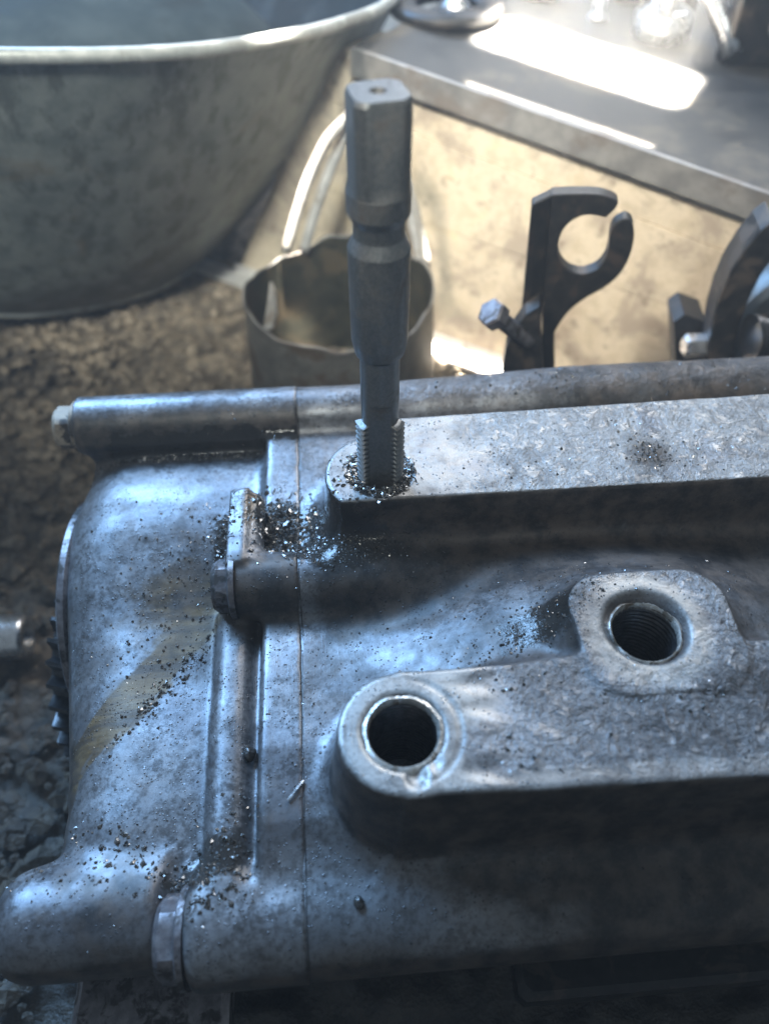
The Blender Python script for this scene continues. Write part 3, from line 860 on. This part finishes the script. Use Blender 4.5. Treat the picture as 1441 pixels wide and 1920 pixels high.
# bail handle: a flat bright strap arching over the can
def smooth_path(ctrl, n=40):
    c = [Vector(p) for p in ctrl]; c = [c[0] * 2 - c[1]] + c + [c[-1] * 2 - c[-2]]; out = []
    for i in range(1, len(c) - 2):
        for k in range(n // (len(c) - 3)):
            t = k / (n // (len(c) - 3)); a, b, d, e = c[i - 1:i + 3]
            out.append(.5 * ((2 * b) + (d - a) * t + (2 * a - 5 * b + 4 * d - e) * t * t + (3 * b - a - 3 * d + e) * t ** 3))
    return out + [c[-2]]
for off, yy in ((0, 228), (34, 234)):
    px = [(536 + off, 470), (556 + off, 400), (586 + off, 315), (630 + off * .7, 240), (690, 205 + off * .3), (738 - off * .1, 270), (766 + off * .2, 380), (790 + off * .25, 500)]
    v, f = tube_path(smooth_path([unpix(x, y, 1, yy) for x, y in px]), 2.8, 10); mesh('handle_wire', v, f, M['strip'], can)

# ------------------------------------------------------------------ bench at the back right: planks, angle iron, top sheet
bench = empty('steel_bench', (91, 219, GZ), 'low bench of tan stained boards under a grey angle iron edge, back right', 'bench')
A0 = Vector((-106.3, 359.4, 0)); U = Vector((.815, -.579, 0)).normalized(); Nn = Vector((.579, .815, 0)).normalized()
def bp(s, d, z):                               # along the front, depth behind it, height
    p = A0 + U * s + Nn * d; return (p.x, p.y, z)
def top_z(s): return 22 - (s - 151) * .104
def bbox(s0, s1, d0, d1, z0, z1, c=.8, slope=True, sl0=None):
    v, f = box(s0, s1, d0, d1, 0, 1, 0)
    out = []
    for s_, d_, t_ in v:
        fn = z1 if t_ else z0; se = s_
        for _ in range(6):
            z = fn(se) if callable(fn) else fn
            if sl0 and s_ == s0: se = s_ + sl0(z)
        out.append(bp(se, d_, z))
    return out, f
slant = lambda z: max(0, (z + 140)) * .55
L1 = 520
zc1 = lambda s: -58 - (s - 150) * .04; zc2 = lambda s: -9 - (s - 150) * .11
g = .5
for k, (za, zb) in enumerate(((lambda s: GZ + 2, lambda s: zc1(s) - g), (zc1, lambda s: zc2(s) - g), (zc2, lambda s: top_z(s) - 3.2))):
    v, f = bbox(36, L1, [0, -.5, .3][k], 16, za, zb, sl0=slant)
    mesh('plank', v, f, M['board'], bench, False)
v, f = bbox(140, L1, -4.0, -1.2, lambda s: top_z(s) - 13, top_z)
ai = mesh('angle_iron', v, f, M['grey_steel'], bench, False)
v, f = bbox(140, L1, -1.15, 26, lambda s: top_z(s) - 2.8, lambda s: top_z(s) - .25)
mesh('top_leg', v, f, M['bench_top'], ai, False)  # same angle iron, its shadow put into the darker material
v, f = bbox(142, L1, 26.2, 420, lambda s: top_z(s) - 6, lambda s: top_z(s) - 1.2); mesh('top_sheet', v, f, M['bench_top'], bench, False)
v, f = merge([bbox(8, 330, -15, -1.2, GZ + 3.0, GZ + 5.4), bbox(36, 330, -1.1, -.1, GZ + 3.0, GZ + 10)])
mesh('foot_strip', v, f, M['strip'], bench, False)
v, f = merge([bbox(142, 150, 20, 410, GZ, lambda s: top_z(s) - 7), bbox(L1 - 10, L1, 20, 410, GZ, lambda s: top_z(s) - 7)]); mesh('side_panel', v, f, M['grey_steel'], bench, False)

# odds and ends on the bench
def on_bench(x, y):                            # point of the bench top seen there
    for _ in range(8):
        z = 14 if _ == 0 else z
        p = unpix(x, y, 2, z); s_ = (p - A0).dot(U); z = top_z(s_) - 1.2
    return Vector((p.x, p.y, z))
p = on_bench(835, 22)
v, f = lathe([(17, 0), (31, 0), (32, 1.5), (32, 4), (30, 5.5), (18, 5.5), (17, 4)], 48, 'Z', tuple(p), cap0=False, cap1=False)
o = mesh('ring_washer', v, f, M['black']); tag(o, 'dark flat ring lying on the bench top beside the basin rim', 'ring')
v, f = lathe([(9, 0), (9, 3), (6, 5), (4, 12), (4, 40), (7, 41), (7, 47), (4, 48)], 24, 'Z', (p.x + 6, p.y + 2, p.z))
o = mesh('valve', v, f, M['shiny']); tag(o, 'small bright steel pin standing in the dark ring', 'pin')
p = on_bench(1118, 36)
v, f = lathe([(6, 0), (6, 2), (3.4, 4), (4.5, 16), (6.5, 30), (6.5, 52), (5, 54)], 24, 'Z', tuple(p))
o = mesh('upright_pin', v, f, M['shiny']); tag(o, 'bright tapered steel pin standing at the edge of the sunlit patch', 'pin')
p = on_bench(1330, 110)
pts = [p + Vector((8, -8, 4)), p + Vector((4, 0, 14)), p + Vector((-4, 6, 26)), p + Vector((-12, 12, 33)), p + Vector((-26, 18, 36)), p + Vector((-40, 24, 33))]
v, f = tube_path(pts, 5.2, 14)
o = mesh('bent_pipe', v, f, M['shiny']); tag(o, 'bright bent pipe on the far right of the bench', 'pipe')
p = on_bench(1235, 70)
v, f = lathe([(14, 0), (16, 2), (16, 12), (12, 15), (8, 15), (8, 26), (5, 27)], 32, 'Z', tuple(p))
o = mesh('flange_cap', v, f, M['shiny']); tag(o, 'round metal cap on the bench between the pin and the bent pipe', 'cap')
# dark drilled plate
q = empty('drilled_plate', tuple(on_bench(1420, 130)), 'dark metal plate with round holes at the top right corner', 'plate')
b0 = on_bench(1420, 130)
v, f = box(b0.x - 20, b0.x + 80, b0.y + 2, b0.y + 14, b0.z, b0.z + 78, 1.5)
mesh('plate', v, f, M['black'], q, True, None, 30)
for dx, dz in ((-4, 48), (14, 44), (34, 50), (6, 20), (30, 18)):
    v, f = lathe([(5.2, -1.2), (6.4, -.4), (6.4, 1.5), (3.6, 1.5), (3.4, .2)], 24, 'Y', (b0.x + dx, b0.y + 2.2, b0.z + dz)); mesh('bushing', v, f, M['grey_steel'], q)
# clutter along the back of the bench
for k, (px, py, sx, sy, sz, mt, lb, ct) in enumerate((
        (1000, 6, 26, 16, 12, 'black', 'dark block behind the sunlit patch near the top edge', 'block'),
        (1200, 16, 30, 14, 20, 'black', 'dark oily block between the bright pin and the bent pipe', 'block'),
        (1280, 30, 20, 20, 26, 'bracket', 'brown iron lump behind the bent pipe', 'iron lump'),
        (910, 4, 18, 12, 7, 'black', 'small dark scrap piece left of the sunlit patch', 'scrap'))):
    p = on_bench(px, py)
    v, f = box(p.x - sx / 2, p.x + sx / 2, p.y, p.y + sy, p.z, p.z + sz, 2.5)
    Rz = Matrix.Translation(p) @ Matrix.Rotation(-.5 + k * .4, 4, 'Z') @ Matrix.Translation(-p)
    v2, f2 = lathe([(sz * .3, 0), (sz * .34, 1), (sz * .34, sz * .3), (sz * .2, sz * .34)], 20, 'Z', (p.x, p.y + sy / 2, p.z + sz))
    v, f = merge([xf((v, f), Rz), xf((v2, f2), Rz)])
    o = mesh(['iron_block', 'iron_block', 'iron_lump', 'scrap_piece'][k], v, f, M[mt], None, True, None, 30); tag(o, lb, ct)

# ------------------------------------------------------------------ hooked bracket with bolt, standing behind the casing
br = empty('hooked_bracket', (75, 110, GZ), 'dark iron bracket with open ring hook standing behind the casing', 'bracket')
hook_px = [(1032, 366), (1075, 364), (1120, 365), (1145, 372), (1159, 380), (1152, 393), (1135, 409), (1112, 404), (1092, 405), (1070, 416), (1055, 432), (1047, 452),
           (1045, 470), (1050, 490), (1062, 505), (1080, 513), (1098, 513), (1118, 504), (1132, 488), (1140, 466), (1143, 440), (1150, 424), (1163, 414), (1174, 411), (1184, 418),
           (1188, 440), (1184, 468), (1174, 494), (1158, 518), (1132, 540), (1100, 558), (1070, 580), (1050, 605), (1038, 625), (1039, 690), (1045, 800), (1005, 800), (1012, 690), (1020, 500)]
BY = 110
def spline_px(pts, corners):
    out = []; idx = sorted(corners); n = len(pts)
    for a, b in zip(idx, idx[1:] + [idx[0] + n]):
        seg = [Vector((*pts[k % n], 0)) for k in range(a, b + 1)]
        out += ([seg[0], seg[-1]] if len(seg) == 2 else smooth_path(seg, 5 * (len(seg) - 1)))[:-1]
    return [(p.x, p.y) for p in out]
hook_px = spline_px(hook_px, [0, 4, 6, 33, 34, 35, 36, 37, 38])
poly = [unpix(x, y, 1, BY) for x, y in hook_px]
for p in poly:
    if p.z < -70: p.z = GZ + 3
v, f = prism([tuple(p) for p in poly], (1.5, 6.5, 0))
o = mesh('hook_plate', v, f, M['bracket'], br, False)
bv = o.modifiers.new('bevel', 'BEVEL'); bv.width = .0007; bv.segments = 2; bv.limit_method = 'ANGLE'
e_top = unpix(1034, 366, 1, BY - .4); e_bot = unpix(1036, 690, 1, BY - .4)
fl_dir = Vector((-.86, -.5, 0))
leg = [e_top, Vector((e_bot.x, BY - .1, GZ + 3)), Vector((e_bot.x, BY - .1, GZ + 3)) + fl_dir * 26, unpix(1000, 690, 1, BY - .1) + fl_dir * 10.5, e_top + fl_dir * 9.5 + Vector((0, 0, -1))]
v, f = prism([tuple(p) for p in leg], (1.2, 6.0, 0)); o = mesh('flange', v, f, M['bracket'], br, False)
bv = o.modifiers.new('bevel', 'BEVEL'); bv.width = .0008; bv.segments = 2; bv.limit_method = 'ANGLE'
# foot
v, f = box(48, 100, 96, 128, GZ + .0, GZ + 5, 1.5); mesh('foot_plate', v, f, M['bracket'], br, True, None, 30)
# clamp bolt on its left, on a rounded ear
ear = [unpix(x, y, 1, BY - 14) for x, y in ((1010, 575), (985, 590), (962, 622), (948, 655), (940, 700), (950, 760), (1020, 760))]
v, f = prism([tuple(p) for p in ear], (2, 9, 0)); mesh('ear', v, f, M['black'], br, False)
b0 = unpix(990, 640, 1, BY - 12); b1 = unpix(920, 586, 1, BY - 20); d = (b1 - b0).normalized()
Rm = d.to_track_quat('Z', 'Y').to_matrix().to_4x4(); Ln = (b1 - b0).length
tv = [(3.0 + (.35 if j % 2 else -.15), Ln * j / 26) for j in range(24)]
v, f = lathe(tv, 20, 'Z'); v, f = xf((v, f), Matrix.Translation(b0) @ Rm); bo = mesh('clamp_bolt', v, f, M['bolt'], br, True, None, 50)
v, f = lathe([(5.2, 0), (5.8, .7), (5.8, 5.2), (5.0, 6.2)], 6, 'Z'); v, f = xf((v, f), Matrix.Translation(b0 + d * (Ln - 5)) @ Rm); mesh('bolt_head', v, f, M['bolt'], bo, True, None, 30)


# ------------------------------------------------------------------ dark machinery at the right edge
eng = empty('engine_part', (170, 125, GZ), 'black engine part with curved arm and ribbed knob at the right edge', 'engine part')
arm = [(1450, 412), (1425, 432), (1395, 468), (1368, 510), (1348, 555), (1335, 600), (1326, 650), (1322, 760), (1372, 760), (1376, 660), (1386, 612), (1402, 566), (1424, 520), (1450, 482)]
v, f = prism([tuple(unpix(x, y, 1, 112)) for x, y in arm], (3, 16, 0)); o = mesh('curved_arm', v, f, M['black'], eng, False)
bv = o.modifiers.new('bevel', 'BEVEL'); bv.width = .001; bv.segments = 2; bv.limit_method = 'ANGLE'
c = unpix(1480, 590, 1, 140)
v, f = lathe([(8, -14), (30, -13), (33, -10), (33, 4), (26, 6), (26, 12), (8, 14)], 48, 'Y', tuple(c)); mesh('pulley', v, f, M['steel'], eng, True, None, 35)
c2 = unpix(1405, 632, 1, 100)
pr = []
for j in range(9): pr += [(8.2 if j % 2 else 9.4, j * 3.2), (8.2 if j % 2 else 9.4, j * 3.2 + 2.4)]
v, f = lathe(pr, 32, 'X', tuple(c2)); mesh('ribbed_knob', v, f, M['steel_dark'], eng, True, None, 30)
v, f = box(c.x - 6, c.x + 60, 118, 160, GZ, c.z - 8, 3); mesh('block', v, f, M['black'], eng, True, None, 30)
lumpp = [unpix(x, y, 1, 128) for x, y in ((1262, 604), (1282, 590), (1322, 604), (1330, 760), (1270, 760))]
v, f = prism([tuple(p) for p in lumpp], (3, 18, 0)); mesh('lug', v, f, M['black'], eng, False)
c3 = unpix(1305, 648, 1, 118)
v, f = lathe([(4, -6), (5.4, -5), (5.4, 5), (4, 6)], 6, 'X', tuple(c3)); mesh('nut', v, f, M['shiny'], eng, True, None, 30)

# round bar end on the floor, left edge
p = unpix(14, 1195, 2, GZ + 12)
v, f = lathe([(9.0, -60), (9.6, -58), (9.6, -2), (8.6, 0), (5, 0), (5, -4)], 32, 'X', (p.x + 9, p.y, p.z))
o = mesh('socket_wrench', v, f, M['shiny']); tag(o, 'bright round socket lying on the floor at the left edge', 'socket')

# ------------------------------------------------------------------ swarf, grit (uncountable)
bpy.context.view_layer.update()
def drop(x, y):
    """highest casing surface under (x, y)"""
    best = None
    for o in (main_o, end_o):
        ml = o.matrix_world.inverted()
        ok, loc, nr, _ = o.ray_cast(ml @ Vector((x * S, y * S, .02)), Vector((0, 0, -1)))
        if ok:
            pw = (o.matrix_world @ loc) / S
            if best is None or pw.z > best[0].z: best = (pw, nr.copy())
    return best
def shard(c, n, size, kind):
    """a few triangles: 0 = grit lump, 1 = flat flake, 2 = curled sliver"""
    n = (n + Vector((random.gauss(0, .2), random.gauss(0, .2), random.gauss(0, .1)))).normalized()
    u = n.orthogonal().normalized(); a = random.uniform(0, 2 * pi); u = (u * cos(a) + n.cross(u) * sin(a)).normalized(); q = n.cross(u)
    if kind == 0:
        r = size * .5; v = []
        for k in range(5):
            b = 2 * pi * k / 5; rr = r * random.uniform(.7, 1.2); v.append(c + u * (rr * cos(b)) + q * (rr * sin(b)) - n * r * .15)
        v.append(c + n * r * random.uniform(.7, 1.3)); return v, [(k, (k + 1) % 5, 5) for k in range(5)]
    if kind == 1:
        L, W_ = size, size * random.uniform(.35, .7); t = n * size * .12
        v = [c - u * L / 2, c + q * W_ / 2 + t, c + u * L / 2 + t * 1.5, c - q * W_ / 2, c + n * size * .25]
        return v, [(0, 3, 4), (3, 2, 4), (2, 1, 4), (1, 0, 4)]
    L = size * random.uniform(1.2, 2.0); W_ = size * .22; v = []; m = 6; bend = random.uniform(-1.6, 1.6)
    for k in range(m):
        t = k / (m - 1) - .5; p_ = c + u * (L * t) + q * (bend * L * t * t) + n * (size * (.10 + .22 * (1 - 4 * t * t) * random.uniform(.3, 1)))
        v += [p_ - q * W_ / 2, p_ + q * W_ / 2 + n * W_ * .6]
    return v, [(2 * k, 2 * k + 1, 2 * k + 3, 2 * k + 2) for k in range(m - 1)]
def clump(x, y):
    n = fbm(np.array([[x, y, 3.0]]), 13, 3, 61)[0]
    return min(1, max(.06, (n + .05) * 3.0))
def scatter(name, zones, mat, label):
    V = []; Fc = []
    for (x, y, sx, sy, ang, cnt, smin_, smax_, kinds) in zones:
        a = radians(ang)
        for _ in range(cnt):
            if sx < 0: u_, v_ = random.uniform(-1, 1) * -sx, random.uniform(-1, 1) * -sy
            else: u_, v_ = random.gauss(0, sx), random.gauss(0, sy)
            px, py = x + u_ * cos(a) - v_ * sin(a), y + u_ * sin(a) + v_ * cos(a)
            if sx < 0 and random.random() > clump(px, py): continue
            hit = drop(px, py)
            if not hit or hit[1].z < .5 or hit[0].z < -62: continue
            if any(math.hypot(px - hx, py - hy) < hr + .9 for hx, hy, hr in HOLES): continue
            sz = smin_ + (smax_ - smin_) * random.random() ** 2.2
            v, f = shard(hit[0], hit[1], sz, random.choice(kinds)); n = len(V)
            V += [tuple(p) for p in v]; Fc += [tuple(i + n for i in q_) for q_ in f]
    # curls and crumbs heaped round the foot of the tap
    for _ in range(330):
        a = random.uniform(0, 2 * pi); r = 7.0 + abs(random.gauss(0, 1.6)); c_ = Vector((r * cos(a), r * sin(a), (-.5 if r < 9.3 else .05) + random.random() ** 2 * max(0, 1.5 - (r - 7) * .45)))
        v, f = shard(c_, Vector((cos(a) * .4, sin(a) * .4, 1)).normalized(), random.uniform(.4, 1.7), random.choice((0, 1, 2, 2))); n = len(V)
        V += [tuple(p) for p in v]; Fc += [tuple(i + n for i in q_) for q_ in f]
    o = mesh(name, V, Fc, mat, None, False); tag(o, label, 'swarf', kind='stuff'); return o
# zone: x, y, sx, sy (negative = uniform half extents), angle, count, smallest, largest, kinds
DARK = [(-31, 1, 4.0, 6.2, 0, 620, .5, 2.9, (0, 1, 2, 2, 1)), (-20, -6, 5, 7, 0, 300, .4, 2.0, (0, 1, 1)), (-9, -15, 8, 3.5, -10, 360, .3, 1.2, (0, 1)),
        (-49, 0, 2.6, 8, 0, 130, .5, 2.2, (0, 1, 2)), (-56, -4, 7, 9, 20, 190, .3, 1.6, (0, 0, 1)), (-72, 40.5, 16, 1.1, 0, 260, .4, 2.2, (0, 1, 2)),
        (-46, 40, 6, 2, 0, 60, .4, 1.6, (0, 1)), (-65, -45, 11, 2.3, 48, 230, .5, 1.8, (0, 0, 1)), (-68, -20, 13, 13, 0, 260, .25, 1.3, (0,)),
        (-48, -98, 4.5, 5, 0, 150, .5, 2.3, (0, 1, 2)), (-63, -92, 10, 3, -25, 90, .6, 2.6, (0, 1)), (-41, -90, 3, 7, 0, 90, .4, 1.8, (0, 1)),
        (-82, -88, 8, 6, 0, 90, .4, 1.7, (0,)), (-35, -60, -24, -45, 0, 700, .15, .8, (0, 0, 1)), (-60, -60, -35, -60, 0, 800, .15, .75, (0, 0, 1)),
        (36, -51, 10, 4, 15, 260, .3, 1.3, (0, 1)), (45, -38, 30, 5, 0, 160, .3, 1.1, (0, 1)), (60, 5, -50, -14, 0, 260, .3, 1.4, (0, 0, 1)),
        (80, 2, 4, 3.2, 0, 150, .4, 1.3, (0,)), (45, -80, -30, -12, 0, 260, .3, 1.5, (0, 0, 1)), (80, 48, -70, -9, 0, 500, .3, 1.6, (0,))]
BRIGHT = [(-31, 0, 4.5, 7, 0, 260, .3, 1.4, (1, 2)), (-10, -15, 9, 4, -10, 240, .2, .7, (1,)), (-50, 0, 3, 8, 0, 90, .3, 1.2, (1,2)), (-66, -40, -36, -66, 0, 170, .18, .55, (1, 0)),
          (-20, -60, -12, -50, 0, 110, .18, .6, (1, 2)), (40, -80, -34, -12, 0, 80, .25, .9, (1,)), (60, -40, -40, -14, 0, 70, .2, .9, (1, 2)), (60, 6, -60, -15, 0, 120, .2, .8, (1,)),
          (-72, 40.5, 16, 1.2, 0, 70, .3, 1.0, (1, 2)), (-50, -95, 6, 6, 0, 50, .3, 1.0, (1, 2)), (-76, -47, 12, 3, 48, 50, .2, .6, (1,)), (60, -66, 9, 5, 0, 26, .3, 1.1, (1,))]
scatter('oily_swarf', DARK, M['chip_dark'], 'dark oily metal shavings and grit strewn over the casing')
scatter('bright_swarf', BRIGHT, M['chip'], 'tiny bright metal shavings sprinkled over the casing')


# three bits that stand out on their own
def bit(name, x, y, size, kind, mat, label, cat, ang=None):
    hit = drop(x, y); p, n = hit
    if kind == 2:
        d = Vector((cos(ang), sin(ang), 0)); pts = [p + n * .35 + d * (size * (k / 6 - .5)) + n * (.35 * sin(pi * k / 6)) for k in range(7)]
        v, f = tube_path(pts, .3, 6, flat=(.42, .16))
    else:
        v = []; f = []; m = 14; 
        for j in range(8):
            ph = pi * j / 7
            for k in range(m):
                a = 2 * pi * k / m; q = Vector((sin(ph) * cos(a), sin(ph) * sin(a), cos(ph)))
                r = size * .5 * (1 + .5 * vnoise(np.array([tuple(q * 2 + Vector((x, y, 0)))]), 1.1, 5)[0])
                v.append(tuple(p + Vector((q.x * r, q.y * r * 1.2, q.z * r * .7)) + n * size * .15))
        for j in range(7):
            for k in range(m): f.append((j * m + k, j * m + (k + 1) % m, j * m + m + (k + 1) % m, j * m + m + k))
    o = mesh(name, v, f, mat, None, kind != 2); tag(o, label, cat)
bit('metal_sliver', -26.8, -81, 6.0, 2, M['chip'], 'bright straight metal sliver lying just left of the near hole', 'metal sliver', radians(50))
bit('dirt_lump', -39.5, -68.5, 3.4, 0, M['grit'], 'black oily lump of dirt lying in the groove beside the rib', 'dirt lump')
bit('dirt_lump', -13, -106, 2.6, 0, M['grit'], 'small black lump of dirt on the front round edge below the near hole', 'dirt lump')
